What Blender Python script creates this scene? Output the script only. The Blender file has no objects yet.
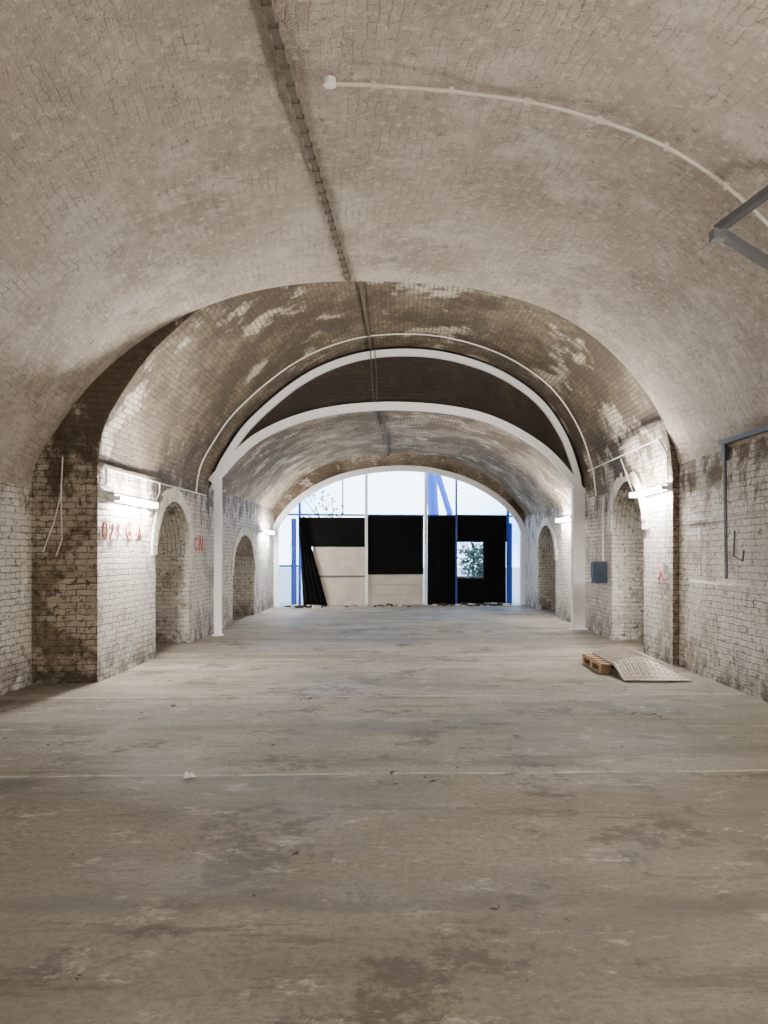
import bpy, bmesh, math, random
from mathutils import Vector, noise
random.seed(4)
K = 0.15            # skew of the cross arches (m per m)
KA = 0.19
YA, YB, YC = 10.0, 15.2, 23.0
YF = -8.0
XL, XR = -3.70, 3.85      # pier faces (middle / rear bays)
AL, AR = -4.44, 3.95      # front bay walls

# ------------------------------------------------------------------ materials
def new_mat(name):
    m = bpy.data.materials.new(name); m.use_nodes = True
    nt = m.node_tree
    b = nt.nodes['Principled BSDF']
    return m, nt, b
def simple(name, col, rough=0.6, metal=0.0, var=0.15, scale=12, bump=0.1, emit=None, es=0, spec=.5):
    m, nt, b = new_mat(name)
    b.inputs['Specular IOR Level'].default_value = spec
    if emit:
        b.inputs['Base Color'].default_value = (*col, 1)
        b.inputs['Emission Color'].default_value = (*emit, 1); b.inputs['Emission Strength'].default_value = es
        return m
    n = nt.nodes.new('ShaderNodeTexNoise'); n.inputs['Scale'].default_value = scale; n.inputs['Detail'].default_value = 4
    tc = nt.nodes.new('ShaderNodeTexCoord'); nt.links.new(tc.outputs['Object'], n.inputs['Vector'])
    mx = nt.nodes.new('ShaderNodeMix'); mx.data_type = 'RGBA'
    mx.inputs['A'].default_value = (*[c*(1-var) for c in col], 1)
    mx.inputs['B'].default_value = (*[min(1, c*(1+var)) for c in col], 1)
    nt.links.new(n.outputs['Fac'], mx.inputs['Factor'])
    nt.links.new(mx.outputs['Result'], b.inputs['Base Color'])
    b.inputs['Roughness'].default_value = rough; b.inputs['Metallic'].default_value = metal
    if bump:
        bp = nt.nodes.new('ShaderNodeBump'); bp.inputs['Strength'].default_value = bump; bp.inputs['Distance'].default_value = 0.01
        nt.links.new(n.outputs['Fac'], bp.inputs['Height']); nt.links.new(bp.outputs['Normal'], b.inputs['Normal'])
    return m

def N(nt, t, **kw):
    n = nt.nodes.new(t)
    for k, v in kw.items(): setattr(n, k, v)
    return n
def mrange(nt, v, lo, hi, a=0, b=1):
    r = N(nt, 'ShaderNodeMapRange'); r.inputs['From Min'].default_value = lo; r.inputs['From Max'].default_value = hi
    r.inputs['To Min'].default_value = a; r.inputs['To Max'].default_value = b
    nt.links.new(v, r.inputs['Value']); return r.outputs['Result']
def noise_mask(nt, vec, scale, lo, hi, detail=6, rough=0.6):
    n = N(nt, 'ShaderNodeTexNoise'); n.inputs['Scale'].default_value = scale; n.inputs['Detail'].default_value = detail
    n.inputs['Roughness'].default_value = rough
    nt.links.new(vec, n.inputs['Vector'])
    return mrange(nt, n.outputs['Fac'], lo, hi), n
def mixc(nt, fac, a, b, blend='MIX'):
    m = N(nt, 'ShaderNodeMix', data_type='RGBA', blend_type=blend)
    if isinstance(fac, (int, float)): m.inputs['Factor'].default_value = fac
    else: nt.links.new(fac, m.inputs['Factor'])
    for s, v in (('A', a), ('B', b)):
        if isinstance(v, tuple): m.inputs[s].default_value = (*v, 1)
        else: nt.links.new(v, m.inputs[s])
    return m.outputs['Result']
def mth(nt, op, a, b=None):
    m = N(nt, 'ShaderNodeMath', operation=op)
    for i, v in enumerate((a, b)):
        if v is None: continue
        if isinstance(v, (int, float)): m.inputs[i].default_value = v
        else: nt.links.new(v, m.inputs[i])
    return m.outputs[0]

def brick_mat(name, c1, c2, mortar, dirt, dlo, dhi, dscale=0.9, damt=.8, patch=None, plo=.56, phi=.6, pscale=1.2,
              bump=0.6, speck=(.25, .2, .16), slo=.58, shi=.64, samt=.8, zg=None, rot=0.0, zfloor=None, rough_b=1.3,
              bw=.225, warp=.05, relief=1.0, fine=None, elo=.35, ehi=.60, emin=.25, dist=.035):
    m, nt, b = new_mat(name)
    uv = N(nt, 'ShaderNodeUVMap'); geo = N(nt, 'ShaderNodeNewGeometry')
    pos = geo.outputs['Position']
    dn = N(nt, 'ShaderNodeTexNoise'); dn.inputs['Scale'].default_value = 7; dn.inputs['Detail'].default_value = 3
    nt.links.new(pos, dn.inputs['Vector'])
    sub = N(nt, 'ShaderNodeVectorMath', operation='SUBTRACT'); sub.inputs[1].default_value = (.5, .5, .5)
    nt.links.new(dn.outputs['Color'], sub.inputs[0])
    sc = N(nt, 'ShaderNodeVectorMath', operation='SCALE'); sc.inputs['Scale'].default_value = warp
    nt.links.new(sub.outputs[0], sc.inputs[0])
    ad = N(nt, 'ShaderNodeVectorMath', operation='ADD')
    mp = N(nt, 'ShaderNodeMapping'); mp.inputs['Rotation'].default_value = (0, 0, rot)
    nt.links.new(uv.outputs[0], mp.inputs['Vector'])
    nt.links.new(mp.outputs[0], ad.inputs[0]); nt.links.new(sc.outputs[0], ad.inputs[1])
    br = N(nt, 'ShaderNodeTexBrick')
    br.inputs['Scale'].default_value = 1; br.inputs['Brick Width'].default_value = bw
    br.inputs['Row Height'].default_value = .076; br.inputs['Mortar Size'].default_value = .010
    br.inputs['Mortar Smooth'].default_value = .7
    avg = tuple((a+b_)/2 for a, b_ in zip(c1, c2))
    br.inputs['Color1'].default_value = (*c1, 1); br.inputs['Color2'].default_value = (*c2, 1); br.inputs['Mortar'].default_value = (*avg, 1)
    nt.links.new(ad.outputs[0], br.inputs['Vector'])
    # joints fade in and out where limewash has filled them
    er, _ = noise_mask(nt, pos, 2.7, elo, ehi, 6, .72)
    er = mrange(nt, er, 0, 1, emin, 1)
    joint = mth(nt, 'MULTIPLY', br.outputs['Fac'], er)
    col = mixc(nt, joint, br.outputs['Color'], mortar)
    f, _ = noise_mask(nt, pos, dscale, dlo, dhi, 8, .70)
    col = mixc(nt, mth(nt, 'MULTIPLY', f, damt), col, dirt)
    if patch:
        f2, _ = noise_mask(nt, pos, pscale, plo, phi, 8, .72)
        col = mixc(nt, mth(nt, 'MULTIPLY', f2, .85), col, mixc(nt, joint, patch, mortar))
    fs, sn = noise_mask(nt, pos, 12, slo, shi, 5, .78)
    col = mixc(nt, mth(nt, 'MULTIPLY', fs, samt), col, speck)
    if fine:
        ff = mrange(nt, sn.outputs['Fac'], .46, .34)
        col = mixc(nt, mth(nt, 'MULTIPLY', ff, .8), col, fine)
    sx = N(nt, 'ShaderNodeSeparateXYZ'); nt.links.new(pos, sx.inputs[0])
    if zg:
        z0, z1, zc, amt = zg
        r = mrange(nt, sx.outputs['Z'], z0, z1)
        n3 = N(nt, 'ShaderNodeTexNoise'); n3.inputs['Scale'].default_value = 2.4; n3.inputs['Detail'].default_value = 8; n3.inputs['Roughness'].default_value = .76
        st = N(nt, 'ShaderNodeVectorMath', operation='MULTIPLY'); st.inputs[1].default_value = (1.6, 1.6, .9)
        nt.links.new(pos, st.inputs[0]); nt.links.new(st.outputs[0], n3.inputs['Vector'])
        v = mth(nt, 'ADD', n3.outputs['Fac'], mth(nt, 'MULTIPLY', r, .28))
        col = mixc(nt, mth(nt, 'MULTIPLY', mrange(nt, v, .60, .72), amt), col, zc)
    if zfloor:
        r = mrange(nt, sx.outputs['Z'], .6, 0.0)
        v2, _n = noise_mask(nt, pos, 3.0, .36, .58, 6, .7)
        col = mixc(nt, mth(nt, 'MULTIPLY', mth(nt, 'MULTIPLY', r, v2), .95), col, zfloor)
    nt.links.new(col, b.inputs['Base Color'])
    b.inputs['Roughness'].default_value = .65
    b.inputs['Specular IOR Level'].default_value = .35
    h = mth(nt, 'ADD', mth(nt, 'MULTIPLY', joint, -relief), mth(nt, 'MULTIPLY', sn.outputs['Fac'], rough_b))
    bp = N(nt, 'ShaderNodeBump'); bp.inputs['Strength'].default_value = bump; bp.inputs['Distance'].default_value = dist
    nt.links.new(h, bp.inputs['Height']); nt.links.new(bp.outputs['Normal'], b.inputs['Normal'])
    return m

m_vaultA = brick_mat('whitewashed_vault_brick', (.66, .565, .47), (.56, .475, .39), (.42, .345, .275), (.33, .27, .21), .47, .62, damt=.6, dscale=.7,
                     patch=(.80, .72, .63), plo=.50, phi=.62, bump=1.0, speck=(.15, .11, .08), slo=.60, shi=.66, samt=.65, rot=.12,
                     rough_b=3.6, relief=.9, warp=.08, bw=.17, fine=(.90, .82, .73), elo=.46, ehi=.66, emin=.10, dist=.055)
m_vaultB = brick_mat('sooty_vault_brick', (.30, .24, .175), (.19, .15, .105), (.10, .075, .05), (.078, .057, .038), .42, .53, dscale=.8,
                     patch=(.80, .72, .60), plo=.55, phi=.60, pscale=.75, bump=1.0, slo=.56, shi=.62, speck=(.06, .045, .03), rough_b=3.0, bw=.17, warp=.06)
m_vaultC = brick_mat('rear_vault_brick', (.46, .39, .30), (.35, .285, .21), (.20, .155, .11), (.12, .083, .05), .44, .55, dscale=.9,
                     patch=(.72, .65, .55), bump=1.0, speck=(.10, .075, .05), rough_b=2.6, bw=.17)
m_wall = brick_mat('white_painted_brick', (.88, .85, .79), (.78, .74, .67), (.34, .29, .235), (.36, .29, .21), .54, .62, dscale=1.4, damt=.7,
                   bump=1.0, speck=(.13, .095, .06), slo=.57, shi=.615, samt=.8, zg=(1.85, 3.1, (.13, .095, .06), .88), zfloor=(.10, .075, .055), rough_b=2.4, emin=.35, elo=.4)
m_pier = brick_mat('grimy_painted_brick', (.66, .585, .47), (.50, .42, .32), (.16, .12, .085), (.17, .12, .075), .48, .57, dscale=1.5,
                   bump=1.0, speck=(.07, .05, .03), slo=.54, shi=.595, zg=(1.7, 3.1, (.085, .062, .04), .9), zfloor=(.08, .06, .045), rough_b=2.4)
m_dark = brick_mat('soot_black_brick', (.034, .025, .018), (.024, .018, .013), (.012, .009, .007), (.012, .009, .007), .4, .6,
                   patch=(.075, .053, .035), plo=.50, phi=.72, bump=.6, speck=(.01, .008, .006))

# concrete floor
def floor_mat():
    m, nt, b = new_mat('worn_concrete')
    geo = N(nt, 'ShaderNodeNewGeometry'); pos = geo.outputs['Position']
    def stretch(v, o=(0,0,0)):
        s = N(nt, 'ShaderNodeMapping'); s.inputs['Scale'].default_value = v; s.inputs['Location'].default_value = o; nt.links.new(pos, s.inputs['Vector']); return s.outputs[0]
    sx = N(nt, 'ShaderNodeSeparateXYZ'); nt.links.new(pos, sx.inputs[0])
    wob, wn = noise_mask(nt, pos, 1.0, 0, 1, 6, .68)
    f1, _ = noise_mask(nt, stretch((.6, 1.0, 1)), .6, .43, .57, 8, .72)
    col = mixc(nt, f1, (.165, .140, .108), (.295, .262, .213))
    f3, _ = noise_mask(nt, stretch((.20, 1.5, 1)), .9, .49, .60, 8, .75)
    col = mixc(nt, mth(nt, 'MULTIPLY', f3, .6), col, (.105, .085, .062))
    f6, _ = noise_mask(nt, stretch((.5, 1.3, 1), (7, 3, 0)), .55, .50, .56, 8, .74)
    col = mixc(nt, mth(nt, 'MULTIPLY', f6, .45), col, (.40, .365, .305))
    yw = mth(nt, 'ADD', sx.outputs['Y'], mth(nt, 'MULTIPLY', wob, 1.0))
    fr_ = mrange(nt, yw, 6.3, 5.4)
    f7, _ = noise_mask(nt, stretch((.5, 1.2, 1), (2, 8, 0)), 1.1, .38, .62, 8, .75)
    col = mixc(nt, mth(nt, 'MULTIPLY', fr_, .7), col, mixc(nt, f7, (.12, .093, .064), (.235, .195, .142)))
    f2, _ = noise_mask(nt, stretch((1, 1, 1), (3, 9, 0)), 1.1, .54, .59, 8, .78)
    col = mixc(nt, mth(nt, 'MULTIPLY', f2, .75), col, (.062, .048, .034))
    f8, _ = noise_mask(nt, stretch((.35, 2.2, 1), (11, 4, 0)), 1.5, .56, .61, 8, .8)
    col = mixc(nt, mth(nt, 'MULTIPLY', f8, .55), col, (.065, .05, .036))
    f5, _ = noise_mask(nt, stretch((.8, 1.3, 1), (0, 5, 0)), 2.6, .56, .63, 8, .84)
    col = mixc(nt, mth(nt, 'MULTIPLY', f5, .65), col, (.48, .44, .37))
    f4, n4 = noise_mask(nt, pos, 24, .46, .64, 7, .82)
    col = mixc(nt, mth(nt, 'MULTIPLY', f4, .6), col, (.062, .048, .035))
    yy = mth(nt, 'SUBTRACT', sx.outputs['Y'], mth(nt, 'MULTIPLY', sx.outputs['X'], .03))
    yy = mth(nt, 'ADD', yy, mth(nt, 'MULTIPLY', wob, .12))
    jm = None; dk = None
    for y0 in (5.55, 8.5, 11.4, 14.3, 17.5, 2.0):
        d = mth(nt, 'ABSOLUTE', mth(nt, 'SUBTRACT', yy, y0))
        r = mrange(nt, d, .030, .010); r2 = mrange(nt, mth(nt, 'SUBTRACT', y0+.02, yy), .7, .0)
        r2 = mth(nt, 'MULTIPLY', r2, mrange(nt, mth(nt, 'SUBTRACT', y0+.02, yy), -.03, .03))
        jm = r if jm is None else mth(nt, 'MAXIMUM', jm, r)
        dk = r2 if dk is None else mth(nt, 'MAXIMUM', dk, r2)
    y3 = mth(nt, 'ADD', sx.outputs['Y'], mth(nt, 'MULTIPLY', wob, .5))
    band_ = mrange(nt, mth(nt, 'ABSOLUTE', mth(nt, 'SUBTRACT', y3, 3.72)), .13, .02)
    br, _ = noise_mask(nt, pos, .9, .44, .54, 8, .84)
    col = mixc(nt, mth(nt, 'MULTIPLY', band_, .5), col, (.07, .054, .038))
    col = mixc(nt, mth(nt, 'MULTIPLY', mth(nt, 'MULTIPLY', dk, br), .5), col, (.085, .068, .048))
    col = mixc(nt, mth(nt, 'MULTIPLY', mth(nt, 'MULTIPLY', jm, br), .8), col, (.56, .52, .44))
    nt.links.new(col, b.inputs['Base Color'])
    rr = mth(nt, 'ADD', mth(nt, 'MULTIPLY', f1, .25), .5)
    nt.links.new(rr, b.inputs['Roughness']); b.inputs['Specular IOR Level'].default_value = .4
    h = mth(nt, 'ADD', mth(nt, 'MULTIPLY', n4.outputs['Fac'], 1.0), mth(nt, 'MULTIPLY', f1, .5))
    bp = N(nt, 'ShaderNodeBump'); bp.inputs['Strength'].default_value = .9; bp.inputs['Distance'].default_value = .03
    nt.links.new(h, bp.inputs['Height']); nt.links.new(bp.outputs['Normal'], b.inputs['Normal'])
    return m
m_floor = floor_mat()
m_white = simple('white_painted_steel', (.92, .92, .92), .4, 0, .03, 6, .05)
m_galv = simple('galvanised_steel', (.13, .14, .15), .45, .6, .25, 20, .1)
m_rust = simple('dull_metal_trunking', (.10, .08, .06), .7, .3, .4, 25, .3)
m_cond = simple('painted_conduit', (.55, .50, .43), .5, 0, .15, 10, .05)
m_condw = simple('white_conduit', (.80, .77, .72), .5, 0, .08, 10, .05)
m_black = simple('black_sheeting', (.002, .002, .0026), .8, 0, .4, 8, .3, spec=.10)
m_board = simple('whitewashed_board', (.54, .50, .44), .7, 0, .35, 3, .3)
m_blue = simple('blue_painted_steel_and_glow', (.008, .05, .36), .45, 0, .15, 5, .05)  # paint of the steelwork, and sky glow coloured into the screen's edge strips
m_dkblue = simple('blue_enclosure', (.008, .016, .036), .4, 0, .1, 5, .02)
LW = (1.0, .94, .85)
m_tube = simple('fluorescent_glass', (.9, .9, .9), .3, emit=LW, es=760)
m_tubeR = simple('fluorescent_glass_rear', (.9, .9, .9), .3, emit=LW, es=480)
m_fillL = simple('fill_tube_front_left', (.9, .9, .9), .3, emit=LW, es=520)  # glow of the added fill tubes, left side
m_fillF = simple('fill_tube_front_right', (.9, .9, .9), .3, emit=LW, es=590)  # glow of the added fill tubes, right side, stronger
m_wood = simple('pallet_wood', (.26, .16, .09), .8, 0, .35, 9, .4)
m_plate = simple('rusty_checker_plate', (.26, .21, .165), .5, .3, .35, 8, .3)
m_red = simple('faded_red_paint', (.60, .12, .11), .7, 0, .25, 30, 0)
m_paper = simple('white_paper', (.85, .83, .80), .7, 0, .05, 20, .1)
m_leafd = simple('dead_leaf', (.04, .026, .015), .8, 0, .4, 30, .1)
m_leaf = simple('green_leaf', (.02, .045, .015), .6, 0, .5, 3, .1)
m_bark = simple('tree_bark', (.03, .025, .02), .9, 0, .3, 10, .4)
m_asph = simple('asphalt', (.28, .28, .28), .9, 0, .2, 4, .3)

# ------------------------------------------------------------------ mesh helpers
class MB:
    def __init__(s): s.v = []; s.f = []; s.uv = []; s.m = []
    def face(s, pts, uvs=None, mi=0):
        i = len(s.v); s.v += [tuple(p) for p in pts]; s.f.append(tuple(range(i, i+len(pts))))
        s.uv += (uvs if uvs else [(p[0], p[1]) for p in pts]); s.m.append(mi)
    def box(s, c, d, mi=0, rz=0, f=None):
        cx, cy, cz = c; a, b_, h = d[0]/2, d[1]/2, d[2]/2
        P = []
        for sx in (-1, 1):
            for sy in (-1, 1):
                for sz in (-1, 1):
                    x, y = sx*a, sy*b_
                    X = x*math.cos(rz)-y*math.sin(rz); Y = x*math.sin(rz)+y*math.cos(rz)
                    P.append((cx+X, cy+Y, cz+sz*h))
        for q in ((0,1,3,2),(4,6,7,5),(0,4,5,1),(2,3,7,6),(0,2,6,4),(1,5,7,3)):
            s.face([P[i] for i in q], mi=mi)
    def obj(s, name, mats, merge=False, smooth=False, parent=None, bevel=0):
        me = bpy.data.meshes.new(name); me.from_pydata(s.v, [], s.f)
        u = me.uv_layers.new(name='UVMap')
        for i, c in enumerate(s.uv): u.data[i].uv = c
        for m in mats: me.materials.append(m)
        for i, p in enumerate(me.polygons): p.material_index = s.m[i]; p.use_smooth = smooth
        if merge:
            bm = bmesh.new(); bm.from_mesh(me); bmesh.ops.remove_doubles(bm, verts=bm.verts, dist=.0005); bm.to_mesh(me); bm.free()
        o = bpy.data.objects.new(name, me); bpy.context.collection.objects.link(o)
        if parent: o.parent = parent
        if bevel:
            b = o.modifiers.new('bevel', 'BEVEL'); b.width = bevel; b.segments = 2; b.limit_method = 'ANGLE'
        return o
def empty(name, loc=(0,0,0), rz=0):
    e = bpy.data.objects.new(name, None); e.empty_display_size = .2; e.location = loc; e.rotation_euler = (0,0,rz)
    bpy.context.collection.objects.link(e); return e
def pipe(name, pts, r, mat, parent=None, res=2):
    cu = bpy.data.curves.new(name, 'CURVE'); cu.dimensions = '3D'; cu.bevel_depth = r; cu.bevel_resolution = res; cu.use_fill_caps = True
    sp = cu.splines.new('POLY'); sp.points.add(len(pts)-1)
    for i, p in enumerate(pts): sp.points[i].co = (*p, 1)
    cu.materials.append(mat)
    o = bpy.data.objects.new(name, cu)
    bpy.context.collection.objects.link(o)
    dg = bpy.context.evaluated_depsgraph_get()
    me = bpy.data.meshes.new_from_object(o.evaluated_get(dg))
    for p_ in me.polygons: p_.use_smooth = True
    bpy.data.objects.remove(o)
    o = bpy.data.objects.new(name, me); bpy.context.collection.objects.link(o)
    if parent: o.parent = parent
    return o
def resample(pts, n):
    P = [Vector(p) for p in pts]
    P = [P[0]*2-P[1]] + P + [P[-1]*2-P[-2]]
    dense = []
    for i in range(1, len(P)-2):
        for j in range(20):
            t = j/20
            a, b, c, d = P[i-1], P[i], P[i+1], P[i+2]
            dense.append(.5*((2*b)+(-a+c)*t+(2*a-5*b+4*c-d)*t*t+(-a+3*b-3*c+d)*t**3))
    dense.append(P[-2])
    L = [0]
    for i in range(1, len(dense)): L.append(L[-1]+(dense[i]-dense[i-1]).length)
    out = []; j = 0
    for k in range(n+1):
        s = L[-1]*k/n
        while j < len(L)-2 and L[j+1] < s: j += 1
        t = (s-L[j])/max(1e-9, L[j+1]-L[j])
        out.append(dense[j].lerp(dense[j+1], min(1, t)))
    return out, L[-1]
NP = 72
PA, LA = resample([(AL,2.38),(-4.40,2.65),(-4.14,3.12),(-3.80,3.62),(-3.33,4.10),(-2.75,4.52),(-2.03,4.85),(-1.29,5.04),(-.48,5.13),
                   (.53,5.15),(1.34,5.08),(2.17,4.85),(2.88,4.42),(3.48,3.80),(3.82,3.2),(AR,2.85)], NP)
PB, LB = resample([(XL,2.65),(-3.64,3.08),(-3.45,3.5),(-2.95,4.22),(-1.98,5.07),(-1,5.54),(0,5.71),(1.02,5.66),(2.06,5.35),(2.92,4.80),
                   (3.46,4.08),(3.76,3.3),(XR,2.7)], NP)
PC, LC = resample([(XL,2.85),(-3.44,3.17),(-2.72,3.86),(-1.57,4.34),(0,4.52),(1.63,4.36),(2.88,3.77),(3.66,2.98),(XR,2.7)], NP)
def prof_z(P, x):
    for a, b in zip(P, P[1:]):
        if a.x <= x <= b.x and b.x > a.x: return a.y+(b.y-a.y)*(x-a.x)/(b.x-a.x)
    return P[-1].y

# ------------------------------------------------------------------ vaults (ceiling)
ceiling = empty('ceiling')
def vault(name, P, L, y0, k0, y1, k1, mat, ny, amp=.02):
    mb = MB(); G = []
    for i, p in enumerate(P):
        row = []
        n = (P[min(i+1, NP)]-P[max(i-1, 0)]); nx, nz = n.y, -n.x; l = math.hypot(nx, nz); nx /= l; nz /= l
        for j in range(ny+1):
            t = j/ny
            ya = y0+k0*p.x; yb = y1+k1*p.x; y = ya+(yb-ya)*t
            f = min(1, i/4, (NP-i)/4)*min(1, j/2, (ny-j)/2)
            d = noise.noise(Vector((p.x*.9, y*.8, p.y*.9)))*amp*f + noise.noise(Vector((p.x*3, y*3, p.y*3)))*amp*.35*f
            row.append(((p.x+nx*d, y, p.y+nz*d), (y, L*i/NP)))
        G.append(row)
    for i in range(NP):
        for j in range(ny):
            q = [G[i][j], G[i][j+1], G[i+1][j+1], G[i+1][j]]
            mb.face([a[0] for a in q], [a[1] for a in q])
    return mb.obj(name, [mat], merge=True, smooth=True, parent=ceiling)
vault('front_vault', PA, LA, YF, 0, YA, KA, m_vaultA, 90, .05)
vault('middle_vault', PB, LB, YA, KA, YB, K, m_vaultB, 30, .04)
vault('rear_vault', PC, LC, YB, K, YC, K, m_vaultC, 40, .03)
def bridge(name, P, Q, y0, k, mat, floor=False, off=0.0, parent=None):
    mb = MB()
    A = [(p.x, p.y) for p in P]; B = [(q.x, q.y) for q in Q]
    if floor:
        A = [(A[0][0], 0)]+A+[(A[-1][0], 0)]; B = [(B[0][0], 0)]+B+[(B[-1][0], 0)]
    for i in range(len(A)-1):
        pts = [A[i], A[i+1], B[i+1], B[i]]
        mb.face([(x, y0+k*x+off, z) for x, z in pts], [(x, z) for x, z in pts])
    return mb.obj(name, [mat], parent=parent)
step = bridge('wall_pier_face', PA, PB, YA, KA, m_pier, True)
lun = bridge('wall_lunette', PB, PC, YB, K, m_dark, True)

# ------------------------------------------------------------------ side walls
def wall(mb, x, side, ya, yb, ztop, ops, depth=.95, mi=0, mr=1):
    def q(y0, y1, z0, z1): mb.face([(x,y0,z0),(x,y1,z0),(x,y1,z1),(x,y0,z1)], [(y0,z0),(y1,z0),(y1,z1),(y0,z1)], mi)
    y = ya
    for (o0, o1, zs, zt) in ops:
        q(y, o0, 0, ztop)
        n = 16; pts = []
        for i in range(n+1):
            a = math.pi*(1-i/n); pts.append(((o0+o1)/2+math.cos(a)*(o1-o0)/2, zs+math.sin(a)*(zt-zs)))
        for a, b in zip(pts, pts[1:]):
            c = [(x,a[0],a[1]),(x,b[0],b[1]),(x,b[0],ztop),(x,a[0],ztop)]
            mb.face(c, [(p[1], p[2]) for p in c], mi)
        ring = [(o0,0)]+pts+[(o1,0)]; s = 0
        X2 = x+side*depth
        for a, b in zip(ring, ring[1:]):
            l = math.hypot(b[0]-a[0], b[1]-a[1])
            vert = abs(a[0]-b[0]) < 1e-6
            c = [(x,a[0],a[1]),(x,b[0],b[1]),(X2,b[0],b[1]),(X2,a[0],a[1])]
            uv = [(0,a[1]),(0,b[1]),(depth,b[1]),(depth,a[1])] if vert else [(s,0),(s+l,0),(s+l,depth),(s,depth)]
            mb.face(c, uv, mi); s += l
        mb.face([(X2,a[0],a[1]) for a in ring], [(a[0],a[1]) for a in ring], mr)
        y = o1
    q(y, yb, 0, ztop)
L1 = (11.5, 13.35, 1.55, 2.42); L2 = (16.8, 19.3, 1.1, 2.0)
R1 = (12.0, 13.8, 1.95, 2.80); R2 = (18.8, 21.2, 1.4, 2.3)
mb = MB()
wall(mb, AL, -1, YF, YA+KA*AL, PA[0].y, [], mi=0)
wall(mb, XL, -1, YA+KA*XL, YB+K*XL, PB[0].y, [L1], mi=0)
wall(mb, XL, -1, YB+K*XL, YC+K*XL, PC[0].y, [L2], mi=0)
mb.obj('wall_left', [m_wall, m_pier])
mb = MB()
wall(mb, AR, 1, YF, YA+KA*AR, PA[-1].y, [], mi=0)
wall(mb, XR, 1, YA+KA*XR, YB+K*XR, PB[-1].y, [R1], mi=0)
wall(mb, XR, 1, YB+K*XR, YC+K*XR, PC[-1].y, [R2], mi=0)
pl = .05; zt = 1.2
x0 = AR-pl; y0, y1 = YF, 10.3
mb.face([(x0,y0,0),(x0,y1,0),(x0,y1,zt),(x0,y0,zt)], [(y0,0),(y1,0),(y1,zt),(y0,zt)], 0)
mb.face([(x0,y0,zt),(x0,y1,zt),(AR,y1,zt+.03),(AR,y0,zt+.03)], [(y0,0),(y1,0),(y1,.05),(y0,.05)], 0)
mb.face([(x0,y1,0),(AR,y1,0),(AR,y1,zt+.03),(x0,y1,zt)], [(0,0),(.05,0),(.05,zt),(0,zt)], 0)
mb.obj('wall_right', [m_wall, m_pier])
mb = MB(); ring = [(AL,0)]+[(p.x,p.y) for p in PA]+[(AR,0)]
mb.face([(x,YF,z) for x, z in ring], [(x,z) for x, z in ring])
mb.obj('added_block_wall', [m_wall])  # added wall behind the camera, unseen, keeps blue sky light off the front bay
mb = MB(); mb.face([(-5.6,YF,0),(5.6,YF,0),(5.6,24.2,0),(-5.6,24.2,0)])
mb.obj('floor', [m_floor])
mb = MB(); mb.face([(-40,24.2,-.02),(40,24.2,-.02),(40,80,-.02),(-40,80,-.02)])
mb.obj('outdoor_ground', [m_asph])

def surround(name, x, side, op, w, mat, proj=.03):
    o0, o1, zs, zt = op; mb = MB(); n = 22
    def pt(i, e):
        a = math.pi*(1-i/n); return ((o0+o1)/2+math.cos(a)*((o1-o0)/2+e), zs+math.sin(a)*(zt-zs+e))
    xi = x
    for i in range(n):
        g = .05; xo = x-side*(proj+random.uniform(-.006,.006)); ww = w+random.uniform(-.015,.015)
        A = pt(i+g, 0); B = pt(i+1-g, 0); C = pt(i+1-g, ww); D = pt(i+g, ww)
        mb.face([(xo,*A),(xo,*B),(xo,*C),(xo,*D)]); mb.face([(xi,*D),(xo,*D),(xo,*C),(xi,*C)])
        mb.face([(xi,*A),(xo,*A),(xo,*B),(xi,*B)]); mb.face([(xi,*A),(xo,*A),(xo,*D),(xi,*D)]); mb.face([(xi,*B),(xo,*B),(xo,*C),(xi,*C)])
    mb.obj(name, [mat])
m_ring = simple('painted_arch_ring', (.70, .65, .56), .75, 0, .4, 7, .7)
surround('trim_1', XL, -1, L1, .23, m_ring)
surround('trim_2', XR, 1, R1, .23, m_ring)
surround('trim_3', XL, -1, L2, .2, m_ring)
surround('trim_4', XR, 1, R2, .2, m_ring)

# ------------------------------------------------------------------ white steel arch frames
def band(name, P, inset, w, y0, k, dep, mat, parent, i0=0, i1=NP):
    mb = MB(); R = []
    for i in range(i0, i1+1):
        n = (P[min(i+1, NP)]-P[max(i-1, 0)]); nx, nz = n.y, -n.x; l = math.hypot(nx, nz); nx /= l; nz /= l
        a = (P[i].x+nx*inset, P[i].y+nz*inset); b = (P[i].x+nx*(inset+w), P[i].y+nz*(inset+w))
        R.append((a, b))
    for (a, b), (c, d) in zip(R, R[1:]):
        f = lambda p, o: (p[0], y0+k*p[0]+o, p[1])
        mb.face([f(a,-dep), f(c,-dep), f(d,-dep), f(b,-dep)]); mb.face([f(b,-dep), f(d,-dep), f(d,0), f(b,0)])
        mb.face([f(a,-dep), f(a,0), f(c,0), f(c,-dep)]); mb.face([f(a,0), f(b,0), f(d,0), f(c,0)])
    return mb.obj(name, [mat], merge=True, parent=parent)
rz = math.atan(K)
fr = empty('steel_arch_frame')
band('outer_arch', PB, .07, .13, YB, K, .09, m_white, fr, 1, NP-1)
band('inner_arch', PC, -.06, .15, YB, K, .12, m_white, fr, 1, NP-1)
mb = MB()
mb.box((XL+.21, YB+K*XL-.07, 1.5), (.14,.13,3.0), rz=rz)
mb.box((XL+.21, YB+K*XL-.07, .01), (.22,.2,.02), rz=rz)
mb.obj('post_left', [m_white], parent=fr)
mb = MB(); mb.box((XR-.17, YB+K*XR-.07, 1.46), (.26,.13,2.92), rz=rz)
mb.box((XR-.17, YB+K*XR-.07, .01), (.34,.22,.02), rz=rz)
mb.box((XR-.28, YB+K*XR-.15, 1.46), (.03,.03,2.9), rz=rz)
mb.obj('post_right', [m_white], parent=fr)
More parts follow.
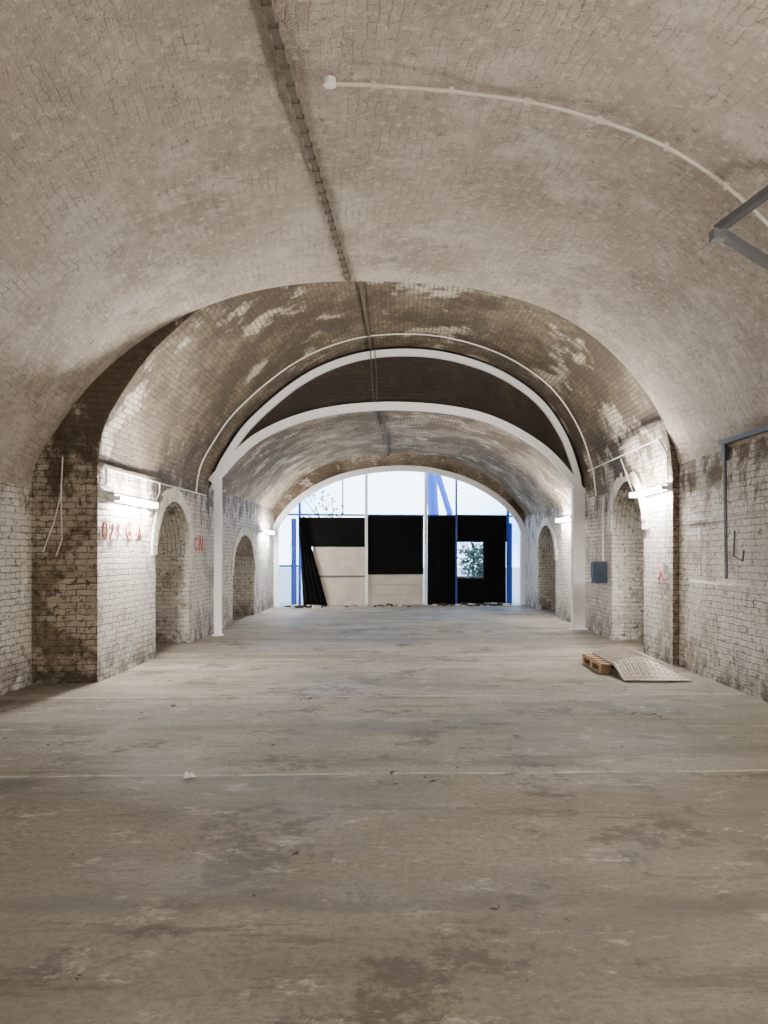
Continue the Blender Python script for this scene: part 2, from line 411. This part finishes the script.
PD, LD = resample([(-3.68,2.2),(-3.45,2.62),(-2.9,3.2),(-2.0,3.72),(-1,4.0),(0,4.10),(1,4.04),(2.1,3.74),(3.0,3.24),(3.55,2.7),(3.80,2.2)], NP)
fr2 = empty('steel_arch_frame')
band('arch', PD, -.08, .17, YC-.25, K, .1, m_white, fr2)
mb = MB(); mb.box((XL+.1, YC-.33+K*XL, 1.12), (.14,.15,2.24), rz=rz); mb.obj('post_left', [m_white], parent=fr2)
mb = MB(); mb.box((XR-.1, YC-.33+K*XR, 1.12), (.14,.15,2.24), rz=rz); mb.obj('post_right', [m_white], parent=fr2)
bridge('end_ring', PC, PD, YC-.25, K, m_vaultC, False, parent=ceiling)

# ------------------------------------------------------------------ end screen (built in its own frame)
sc = empty('window_1', (0, YC, 0), rz)
def panel(name, x0, x1, z0, z1, mat, y=0, t=.05, slats=0, vert=False):
    mb = MB()
    if not slats: mb.box(((x0+x1)/2, y, (z0+z1)/2), (x1-x0, t, z1-z0))
    else:
        for i in range(slats):
            if vert:
                w = (x1-x0)/slats; mb.box((x0+w*(i+.5), y+random.uniform(-.012,.012), (z0+z1)/2), (w-.01, t, z1-z0-random.uniform(0,.03)))
            else:
                h = (z1-z0)/slats; mb.box(((x0+x1)/2, y+random.uniform(-.015,.015), z0+h*(i+.5)), (x1-x0, t, h-.012))
        mb.box(((x0+x1)/2, y+.04, (z0+z1)/2), (x1-x0, .01, z1-z0))
    return mb.obj(name, [mat], parent=sc)
panel('black_hoarding_left', -2.98, -1.05, 1.75, 2.64, m_black, 0, .05, 5)
panel('black_hoarding_centre', -.98, .72, .92, 2.70, m_black, 0, .05, 8)
panel('white_board_left', -2.62, -1.05, 0, 1.75, m_board, .02, .05, 6)
panel('white_board_centre', -.98, .72, 0, .92, m_board, .02, .05, 3)
panel('black_door_left', .84, 1.70, 0, 2.70, m_black, -.05, .06, 4, True)
panel('black_fascia', 1.70, 3.35, 1.90, 2.75, m_black, 0, .05, 3)
panel('black_lower', 1.70, 2.60, 0, .80, m_black, 0, .05, 3)
panel('black_door_right', 2.58, 3.30, 0, 1.9, m_black, -.03, .05, 3, True)
panel('board_brace_left', -2.62, -1.05, .84, .90, m_galv, -.02, .03)
panel('mullion_1', -1.07, -.99, 0, 4.1, m_white, -.06, .08)
panel('mullion_2', .74, .82, 0, 4.1, m_white, -.06, .08)
panel('mullion_3', 1.70, 1.76, 0, 3.9, m_blue, -.04, .06)
panel('mullion_4', -3.05, -2.97, 0, 3.2, m_blue, -.04, .08)
panel('mullion_5', 3.32, 3.40, 0, 3.0, m_blue, -.04, .08)
panel('mullion_6', -1.75, -1.71, 2.7, 3.8, m_blue, .02, .04)
panel('transom', -3.6, 3.6, 2.68, 2.74, m_blue, .03, .05)
panel('window_sill_rail', 1.72, 2.6, .80, .86, m_galv, -.02, .06)
panel('side_light_glow', -3.26, -3.10, 0, 2.6, m_blue, .05, .05)  # blue sky glow at the screen edge, put into the strip's colour
panel('side_light_glow_right', 3.43, 3.52, 0, 2.5, m_blue, .05, .05)  # same painted-in sky glow along the right edge
panel('side_light_mid', -3.62, -3.0, 1.15, 1.22, m_blue, .0, .05)
mb = MB(); n = 30
for i in range(n):
    a0, a1 = i/n, (i+1)/n
    def c(t, z): return (-3.05+.15*t+(2.6-z)*.22*(.25+t), -.12+.05*math.sin(t*28+z), z)
    for j in range(10):
        z0, z1 = 2.6*j/10, 2.6*(j+1)/10
        mb.face([c(a0,z0), c(a1,z0), c(a1,z1), c(a0,z1)])
mb.obj('black_curtain', [m_black], merge=True, smooth=True, parent=sc)
mb = MB()
for i in range(90):
    x = random.choice([random.gauss(2.4,.5), random.gauss(-2.7,.3), random.uniform(-3,3.2)]); x = max(-3.3, min(3.2, x))
    s = random.uniform(.03,.13)
    mb.box((x, YC+K*x-random.uniform(.25,.9), s*.25), (s*random.uniform(1,3), s, s*.5), random.choice((0,0,1)), random.uniform(0,3))
mb.obj('rubble_pile', [m_bark, m_board])

e = empty('blue_steel_brace')
pipe('main_leg', [(1.5, 30, 0), (1.1, 29.5, 6.5)], .22, m_blue, e)
pipe('raking_leg', [(.75, 28, 6.5), (1.8, 27.5, 3.0), (2.0, 27.5, 0)], .12, m_blue, e)
pipe('cross_beam', [(-4.5, 29.6, 4.9), (-2.0, 29.6, 5.25), (5.0, 29.6, 6.3)], .04, m_galv, e)
def tree(x, y, h, r, cnt, zc=.62, nb=16):
    e = empty('tree', (x, y, 0))
    pipe('trunk', [(0,0,0),(.05,0,h*.3),(-.05,.05,h*.6)], .07, m_bark, e)
    for i in range(nb):
        a = random.uniform(0, 6.28); z = h*random.uniform(.2,.6); l = r*random.uniform(.6,1.1)
        pipe('branch', [(0,0,z),(math.cos(a)*l*.5,math.sin(a)*l*.5,z+l*.4),(math.cos(a)*l,math.sin(a)*l,z+l*.9)], .018, m_bark, e, 1)
    mb = MB()
    for i in range(cnt):
        v = Vector((random.gauss(0,1),random.gauss(0,1),random.gauss(0,1))).normalized()*random.uniform(.3,1)
        c = Vector((v.x*r, v.y*r, h*zc+v.z*h*.42))
        s = random.uniform(.05,.12); u = Vector((random.uniform(-1,1),random.uniform(-1,1),random.uniform(-1,1))).normalized()
        w = u.orthogonal().normalized()
        mb.face([c-u*s, c+w*s*.5, c+u*s, c-w*s*.5])
    mb.obj('leaves', [m_leaf], parent=e)
tree(2.75, 26.2, 2.2, .8, 800)
tree(-3.2, 31.5, 4.9, 1.0, 160)

# ------------------------------------------------------------------ fluorescent battens, plus added fill tubes out of view
def batten(x, side, y0, y1, z, mat, facing=True):
    e = empty('fluorescent_and_fill_light')
    mb = MB(); mb.box((x-side*.036, (y0+y1)/2, z), (.07, y1-y0, .09)); mb.obj('housing', [m_white], parent=e, bevel=.008)
    mb = MB()
    for y in (y0+.03, y1-.03): mb.box((x-side*.105, y, z-.005), (.08, .03, .07))
    mb.obj('lampholders', [m_white], parent=e)
    pipe('tube', [(x-side*.11, y0+.045, z-.01), (x-side*.11, y1-.045, z-.01)], .034, mat, e, 1)
batten(XL, -1, 9.65, 11.2, 2.29, m_tube)
batten(XR, 1, 10.75, 12.3, 2.52, m_tube)
batten(XL, -1, 20.0, 21.5, 2.15, m_tubeR)
batten(XR, 1, 16.6, 18.1, 2.35, m_tubeR)
for y in (-5.5, -1.6): batten(AL, -1, y, y+1.5, 2.25, m_fillL)  # fill tubes added out of view to brighten the front bay
for y in (-5.5, -1.6, 2.6): batten(AR, 1, y, y+1.5, 2.4, m_fillF)  # more added fill, out of view, brightens the right of the front vault

# ------------------------------------------------------------------ ceiling services
tr = empty('cable_trunking')
def strip(name, pts, w, h, mat, parent):
    mb = MB()
    for a, b in zip(pts, pts[1:]):
        q = [(-w,0),(w,0),(w,-h),(-w,-h)]
        A = [(a[0]+dx, a[1], a[2]+dz) for dx, dz in q]; B = [(b[0]+dx, b[1], b[2]+dz) for dx, dz in q]
        for i in range(4): mb.face([A[i], B[i], B[(i+1)%4], A[(i+1)%4]])
    return mb.obj(name, [mat], parent=parent)
pts = []
for i in range(30):
    y = YF+.05+i*(9.82-YF)/29; x = max(-1.05, -1.02+.037*y); pts.append((x, y, prof_z(PA, x)-.02))
strip('trunking_front', pts, .022, .035, m_rust, tr)
mb = MB()
y = 2.5
while y < 9.7:
    x = -1.02+.037*y; z = prof_z(PA, x)
    mb.box((x, y, z-.045), (.065, .05, .04)); y += .21
mb.obj('trunking_clips', [m_rust], parent=tr)
strip('trunking_middle', [(-.58, YA+.02+i*4.85/20, prof_z(PB, -.58)-.02) for i in range(21)], .028, .04, m_rust, tr)
pipe('drop_cable', [(-.58, 14.9, 5.6), (-.55, 14.92, 5.0), (-.52, 14.93, 4.55)], .012, m_rust, tr)
pipe('drop_cable_2', [(-.50, 14.9, 5.6), (-.45, 14.92, 5.0), (-.45, 14.93, 4.6)], .010, m_rust, tr)
strip('trunking_rear', [(-.35, YB+.1+i*7.2/10, prof_z(PC, -.35)-.02) for i in range(11)], .028, .04, m_rust, tr)

def arc(P, y0, k, xa, xb, off, n=60):
    out = []
    for i, p in enumerate(P):
        if xa <= p.x <= xb:
            a = P[max(i-1,0)]; b = P[min(i+1,NP)]; d = b-a; l = d.length
            out.append((p.x+d.y/l*off, y0+k*p.x, p.y-d.x/l*off))
    return out
e = empty('ceiling_conduit')
A = arc(PA, 5.72, K, -.55, 3.9, .05)
pipe('pipe', A, .015, m_cond, e)
bpy.ops.mesh.primitive_cylinder_add(radius=.045, depth=.05, location=(A[0][0]-.03, A[0][1], A[0][2]+.01)); o = bpy.context.object
o.name = 'junction_box'; o.data.materials.append(m_condw); o.parent = e
mb = MB()
for p in A[2::4]: mb.box(p, (.04,.04,.045))
mb.obj('saddles', [m_cond], parent=e)
e = empty('ceiling_conduit')
A = arc(PB, 14.15, K, -3.72, 3.86, .05)
pipe('pipe', A, .014, m_condw, e)
e = empty('wall_conduit')
pipe('pipe', [(XR-.04, 10.85, 2.62), (XR-.04, 10.85, 3.0), (XR-.14, 10.9, 3.22), (XR-.14, 15.0, 3.2)], .014, m_condw, e)
pipe('pipe_lower', [(XR-.03, 12.4, 2.52),(XR-.10, 12.9, 3.18)], .010, m_condw, e)
e = empty('wall_conduit')
pipe('pipe', [(XL+.03, 9.5, 2.45), (XL+.03, 9.5, 2.64), (XL+.05, 14.3, 2.66)], .014, m_condw, e)
pipe('drop', [(XL+.03, 11.3, 2.3), (XL+.03, 11.6, 2.5), (XL+.03, 11.6, 2.64)], .010, m_condw, e)
e = empty('wall_conduit')
yp = lambda x: YA+KA*x-.03
pipe('pipe', [(-4.08, yp(-4.1), 2.75), (-4.10, yp(-4.1), 2.3), (-4.18, yp(-4.2), 1.95), (-4.30, yp(-4.3), 1.6)], .009, m_condw, e)
pipe('pipe_2', [(-4.10, yp(-4.1), 2.3), (-4.09, yp(-4.1), 1.75), (-4.15, yp(-4.2), 1.55)], .009, m_condw, e)
e = empty('wall_conduit')
pipe('pipe', [(AR-.025, 3.0, 2.05), (AR-.025, 10.5, 2.02)], .011, m_cond, e)
pipe('pipe_2', [(AR-.025, 9.9, 2.02), (AR-.025, 9.9, 1.30)], .009, m_cond, e)

e = empty('strut_bracket')
def bar(name, a, b, w, mat, parent):
    a = Vector(a); b = Vector(b); d = (b-a); L = d.length
    mb = MB()
    mb.box((0,0,0), (w, .008, L)); mb.box((-w/2, w*.35, 0), (.006, w*.7, L)); mb.box((w/2, w*.35, 0), (.006, w*.7, L))
    o = mb.obj(name, [mat], parent=parent)
    o.location = (a+b)/2; o.rotation_mode = 'QUATERNION'; o.rotation_quaternion = d.to_track_quat('Z', 'Y'); return o
bar('upper_arm', (2.51, 6.0, 4.12), (2.92, 5.45, 4.36), .075, m_galv, e)
bar('lower_arm', (2.51, 6.0, 4.10), (3.42, 6.3, 3.74), .075, m_galv, e)
mb = MB(); mb.box((2.51, 6.0, 4.10), (.10, .10, .08)); mb.obj('gusset', [m_galv], parent=e)
e = empty('wall_bracket')
bar('arm', (AR-.08, 9.15, 2.89), (AR-.08, 6.5, 2.86), .07, m_galv, e)
bar('plate', (AR-.03, 9.13, 2.70), (AR-.03, 9.13, 2.92), .12, m_galv, e)
pipe('downpipe', [(AR-.06, 9.1, 2.88), (AR-.06, 9.1, 2.7), (AR-.06, 9.06, 1.28)], .022, m_galv, e)
e = empty('cable_loop')
pipe('loop', [(AR-.03, 8.9, 1.85), (AR-.04, 8.9, 1.55), (AR-.05, 8.65, 1.5), (AR-.05, 8.62, 1.62)], .012, m_galv, e)
e = empty('isolator_box')
mb = MB(); mb.box((XR-.112, 14.25, 1.22), (.22, .3, .40)); mb.obj('enclosure', [m_dkblue], parent=e, bevel=.02)
mb = MB(); mb.box((XR-.235, 14.25, 1.26), (.03, .22, .28)); mb.box((XR-.13, 14.07, 1.22), (.05, .06, .12)); mb.obj('cover', [m_dkblue], parent=e, bevel=.008)
pipe('feed', [(XR-.03, 14.3, 1.44), (XR-.03, 14.3, 2.66)], .014, m_condw, e)
e = empty('switch_box')
mb = MB(); mb.box((XR-.035, 10.95, 1.35), (.06, .09, .13)); mb.obj('case', [m_white], parent=e, bevel=.006)
pipe('cable', [(XR-.02, 10.95, 1.42), (XR-.02, 10.95, 2.45)], .008, m_condw, e)

# ------------------------------------------------------------------ graffiti
def graf(name, x, strokes, mat=m_red):
    e = empty(name)
    for s in strokes: pipe('stroke', [(x, y, z) for y, z in s], .010, mat, e, 1)
def circ(cy, cz, ry, rz_, a0=0, a1=360, n=14): return [(cy+ry*math.cos(math.radians(a0+(a1-a0)*i/n)), cz+rz_*math.sin(math.radians(a0+(a1-a0)*i/n))) for i in range(n+1)]
xg = XL+.012
graf('graffiti', xg, [circ(9.50,1.87,.07,.11), [(9.66,1.93),(9.72,1.98),(9.80,1.93),(9.66,1.77),(9.82,1.77)], [(9.9,1.97),(10.0,1.95),(9.93,1.88),(10.0,1.83),(9.9,1.77)],
    circ(10.32,1.90,.09,.11,40,320), [(10.33,1.88),(10.42,1.88),(10.42,1.80)], [(10.62,1.77),(10.72,2.0),(10.84,1.77)], [(10.66,1.86),(10.80,1.86)]])
graf('graffiti', xg, [circ(13.75,1.75,.09,.12,30,330), [(13.95,1.62),(14.02,1.9),(14.12,1.62)], [(14.2,1.88),(14.2,1.62)]])
graf('graffiti', XR-.012, [[(11.05,1.40),(11.30,1.18)], [(11.05,1.18),(11.30,1.40)]])

# ------------------------------------------------------------------ pallet + dock plate
e = empty('dock_ramp')
mb = MB()
for i in range(6): mb.box((2.94, 9.97+i*.19, .125), (.62, .11, .02))
for x in (2.68, 2.94, 3.2):
    for y in (9.98, 10.44, 10.9): mb.box((x, y, .062), (.11, .14, .085))
    mb.box((x, 10.44, .105), (.10, 1.06, .018)); mb.box((x, 10.44, .011), (.10, 1.06, .02))
mb.obj('pallet', [m_wood], parent=e)
mb = MB(); nx, ny = 44, 16
def P(i, j, dz=0):
    t = i/nx; s = j/ny; g = min(1, s/.38); g = g*g*(3-2*g)
    z = .022+(.135*(1-t)+.13*math.sin(math.pi*t))*g + (.007 if i % 2 else 0)
    return (2.76+.82*t+.07*s*t, 9.32+1.6*s, z+dz)
for i in range(nx):
    for j in range(ny):
        for dz in (0, -.012):
            mb.face([P(i,j,dz), P(i+1,j,dz), P(i+1,j+1,dz), P(i,j+1,dz)])
    for j in (0, ny): mb.face([P(i,j), P(i+1,j), P(i+1,j,-.012), P(i,j,-.012)])
for j in range(ny):
    for i in (0, nx): mb.face([P(i,j), P(i,j+1), P(i,j+1,-.012), P(i,j,-.012)])
for i in range(1, nx, 2):
    for j in range(1, ny):
        p = P(i, j)
        mb.box((p[0], p[1]+(.04 if i % 4 == 1 else 0), p[2]+.003), (.012, .06, .008))
mb.obj('ribbed_plate', [m_plate], parent=e)

# ------------------------------------------------------------------ litter
mb = MB()
for i in range(9):
    c = Vector((-1.49+random.uniform(-.03,.03), 5.38+random.uniform(-.02,.02), .018)); s = .03
    mb.face([c+Vector((random.uniform(-s,s), random.uniform(-s,s), random.uniform(-.012,.03))) for _ in range(3)])
mb.face([(-1.53,5.35,.004),(-1.46,5.34,.02),(-1.44,5.40,.006),(-1.52,5.42,.03)])
mb.obj('crumpled_paper', [m_paper])
mb = MB()
spots = [(2.32,7.5,6,.05),(2.48,7.42,8,.05),(2.62,8.8,5,.05),(1.0,6.6,3,.04),(-.5,4.0,3,.03),(-1.2,2.85,2,.02),(.45,3.4,3,.03),(1.9,9.0,4,.05),(-2.3,7.9,4,.05),(.5,5.6,2,.03),(-1.0,8.2,3,.04),(.75,3.3,2,.02),(.2,5.3,2,.03),(-.05,5.5,2,.03)]
for (x, y, n, sg) in spots:
    for i in range(n):
        c = Vector((x+random.gauss(0,sg), y+random.gauss(0,sg), .012)); s = random.uniform(.5,1.0)*.040*(y/8+.3); a = random.uniform(0,6.28)
        u = Vector((math.cos(a), math.sin(a), .15)); w = Vector((-math.sin(a), math.cos(a), .3))
        mb.face([c-u*s, c-w*s*.4, c+u*s, c+w*s*.3])
k = 0
while k < 200:
    c = Vector((random.uniform(-3.4,3.6), random.uniform(3.5,21), .008)); s = random.uniform(.008,.026); a = random.uniform(0,6.28)
    if c.x > 2.5 and 9.1 < c.y < 11.2: continue
    k += 1
    u = Vector((math.cos(a), math.sin(a), .15)); w = Vector((-math.sin(a), math.cos(a), .3))
    mb.face([c-u*s, c-w*s*.5, c+u*s, c+w*s*.5])
mb.obj('scattered_leaves', [m_leafd])

# ------------------------------------------------------------------ world + camera
w = bpy.data.worlds.new('sky'); bpy.context.scene.world = w; w.use_nodes = True
bg = w.node_tree.nodes['Background']
tcw = w.node_tree.nodes.new('ShaderNodeTexCoord'); nzw = w.node_tree.nodes.new('ShaderNodeTexNoise'); nzw.inputs['Scale'].default_value = 5
mxw = w.node_tree.nodes.new('ShaderNodeMix'); mxw.data_type = 'RGBA'
mxw.inputs['A'].default_value = (.10, .36, 1, 1); mxw.inputs['B'].default_value = (.66, .90, 1, 1)
mr = w.node_tree.nodes.new('ShaderNodeMapRange'); mr.inputs['From Min'].default_value = .40; mr.inputs['From Max'].default_value = .58
w.node_tree.links.new(tcw.outputs['Generated'], nzw.inputs['Vector']); w.node_tree.links.new(nzw.outputs['Fac'], mr.inputs['Value'])
w.node_tree.links.new(mr.outputs['Result'], mxw.inputs['Factor'])
w.node_tree.links.new(mxw.outputs['Result'], bg.inputs['Color']); bg.inputs['Strength'].default_value = 9
cam = bpy.data.cameras.new('camera'); co = bpy.data.objects.new('camera', cam); bpy.context.collection.objects.link(co)
co.location = (0, 0, 1.6); co.rotation_euler = (math.pi/2, 0, 0)
cam.lens = 760/1024*36; cam.sensor_width = 36; cam.shift_x = -16/1024; cam.shift_y = 40/1024
cam.clip_start = .05; cam.clip_end = 300
bpy.context.scene.camera = co
